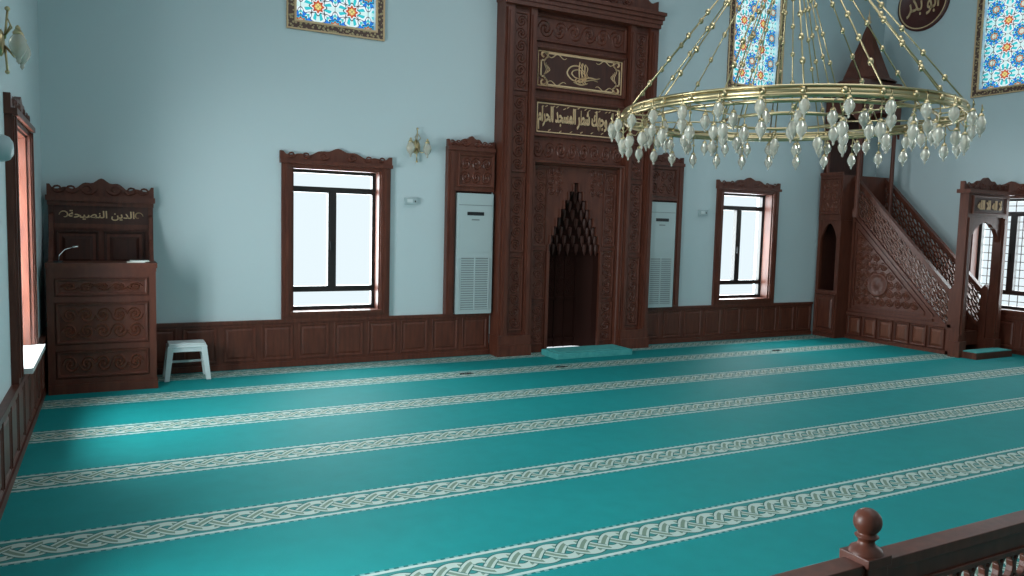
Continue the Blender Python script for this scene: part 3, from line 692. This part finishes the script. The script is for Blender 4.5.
# ------------------------------------------------------------------ chandelier
g=G(); cx,cy,cz,R_=XM,5.88,3.05,1.66
R2_=R_-.24
g.torus((cx,cy,cz),R_,.022,BRASS,96,8); g.torus((cx,cy,cz+.075),R_,.013,BRASS,96,6)
g.torus((cx,cy,cz+.035),R_,.008,BRASS,96,6,4)
g.torus((cx,cy,cz-.01),R2_,.018,BRASS,96,8)
g.torus((cx,cy,cz+.0),.60,.018,BRASS,48,8)
NL=32; apex=cz+2.05
for i in range(NL):
    a=2*PI*i/NL+.06; ca_,sa=math.cos(a),math.sin(a); P=lambda r,z:(cx+r*ca_,cy+r*sa,cz+z)
    g.ball(P(R_,.035),.034,BRASS,8)
    s=.74
    g.tube([P(R_,.0),P(R_+.05,-.06),P(R_+.11,-.05),P(R_+.13,.0),P(R_+.12,.05),P(R_+.12,-.03)],.006,BRASS,5); tulip(g,P(R_+.12,-.03),BRASS,s,n=8)
    g.tube([P(R2_,-.01),P(R_,.0)],.008,BRASS,5)
    g.tube([P(R2_,-.01),P(R2_,-.07)],.006,BRASS,5); tulip(g,P(R2_,-.07),BRASS,s,n=8)
    g.tube([P(R_,0),P(R_,-.19)],.006,BRASS,5); g.ball(P(R_,-.10),.018,BRASS,6); tulip(g,P(R_,-.19),BRASS,s*1.05,n=8)
    if i%2==0:
        n=8
        p0=Vector(P(R_,.07)); p1=Vector((cx+.10*ca_,cy+.10*sa,apex)); g.tube([tuple(p0),tuple(p1)],.008,BRASS,5)
        for q_ in range(1,n): g.ball(tuple(p0.lerp(p1,q_/n)),.026,BRASS,8,sz=1.3)
    if i%4==0:
        g.tube([P(.60,.0),P(R2_,.0)],.009,BRASS,6); g.ball(P(1.0,.0),.028,BRASS,8)
        g.tube([P(1.0,0),P(1.0,-.1)],.006,BRASS,5); tulip(g,P(1.0,-.1),BRASS,.8,n=8)
for i in range(8):
    a=2*PI*i/8+.1; P=lambda r,z:(cx+r*math.cos(a),cy+r*math.sin(a),cz+z)
    g.tube([P(.60,0),P(.60,-.08)],.006,BRASS,5); tulip(g,P(.60,-.08),BRASS,.85,n=8)
    p0=Vector(P(.60,.01)); p1=Vector((cx,cy,apex)); g.tube([tuple(p0),tuple(p1)],.007,BRASS,5)
    for q_ in range(1,7): g.ball(tuple(p0.lerp(p1,q_/7)),.022,BRASS,8,sz=1.3)
g.lathe((cx,cy,apex-.1),[(.001,-.12),(.04,-.08),(.12,0),(.14,.05),(.06,.1),(.03,.2),(.02,.3)],16,BRASS)
g.tube([(cx,cy,apex),(cx,cy,ZC)],.014,BRASS,8)
g.build('chandelier')
# ------------------------------------------------------------------ railing near the camera
g=G(); ry=1.47
posts=[-.46,.77,2.0,3.23,4.46]
for px_ in posts:
    g.box(px_-.045,px_+.045,ry-.045,ry+.045,0,.915,WOOD); g.box(px_-.052,px_+.052,ry-.052,ry+.052,.915,.945,WOOD); g.box(px_-.055,px_+.055,ry-.055,ry+.055,0,.12,WOOD)
    g.lathe((px_,ry,.945),[(.05,0),(.045,.012),(.028,.022),(.022,.035),(.03,.045),(.036,.050),(.028,.056)]+[(.041*math.sin(PI*(i+3)/14),.093-.041*math.cos(PI*(i+3)/14)) for i in range(12)],24,WOOD)
for a,b in zip(posts,posts[1:]):
    a+=.045;b-=.045
    g.box(a,b,ry-.036,ry+.036,.89,.925,WOOD); g.box(a,b,ry-.022,ry+.022,.828,.89,WOOD); g.box(a,b,ry-.030,ry+.030,.81,.828,WOOD); g.box(a,b,ry-.022,ry+.022,.12,.18,WOOD)
    g.lattice((a,ry-.012,.18),(b-a,0,0),(0,0,.63),14,6,.012,(0,.024,0),WOOD,oval=True)
g.build('wooden_railing',.004)
for (x,y) in ((3.95,8.73),(5.35,8.72),(9.4,8.75)):
    g=G(); 
    for i in range(22):
        a=2*PI*i/22; g.ball((x+.07*math.cos(a)*(1+.2*math.sin(2*a)),y+.022*math.sin(a),.008),.008,BLACK,6)
    g.tube([(x+.07,y,.008),(x+.11,y-.01,.008)],.005,BLACK,5)
    g.build('prayer_beads')
def fill_lamp(name,x,y,sx_,sy,p,c=(.90,.96,1)):  # added area lamp under the closed ceiling, for diffuse fill
    L=bpy.data.lights.new(name,'AREA'); L.shape='RECTANGLE'; L.size=sx_; L.size_y=sy; L.energy=p; L.color=c
    o=bpy.data.objects.new(name,L); bpy.context.scene.collection.objects.link(o); o.location=(x,y,ZC-.02); return o
fill_lamp('ceiling_fill',6.2,4.5,5,5,150)  # added fill over the middle of the hall, no opening above it
fill_lamp('rear_ceiling_fill',5.0,-.6,6,2.5,75)  # added unseen fill for the rear of the hall
w=bpy.data.worlds.new('World'); bpy.context.scene.world=w; w.use_nodes=True
w.node_tree.nodes['Background'].inputs[0].default_value=(.88,.95,1,1); w.node_tree.nodes['Background'].inputs[1].default_value=1.0
# ------------------------------------------------------------------ camera
yaw,pitch,roll,f,h=.48365,.08215,.02597,763.36,1.898
F=Vector((math.sin(yaw)*math.cos(pitch),math.cos(yaw)*math.cos(pitch),-math.sin(pitch))); R0=Vector((math.cos(yaw),-math.sin(yaw),0)); U0=R0.cross(F)
R2=R0*math.cos(roll)+U0*math.sin(roll); U2=-R0*math.sin(roll)+U0*math.cos(roll)
cam=bpy.data.cameras.new('camera'); co_=bpy.data.objects.new('camera',cam); bpy.context.scene.collection.objects.link(co_)
m=Matrix((R2,U2,-F)).transposed().to_4x4(); m.translation=Vector((0,0,h)); co_.matrix_world=m
cam.sensor_width=36; cam.lens=f/1024*36; cam.clip_start=.05
bpy.context.scene.camera=co_
bpy.context.scene.view_settings.view_transform='Standard'
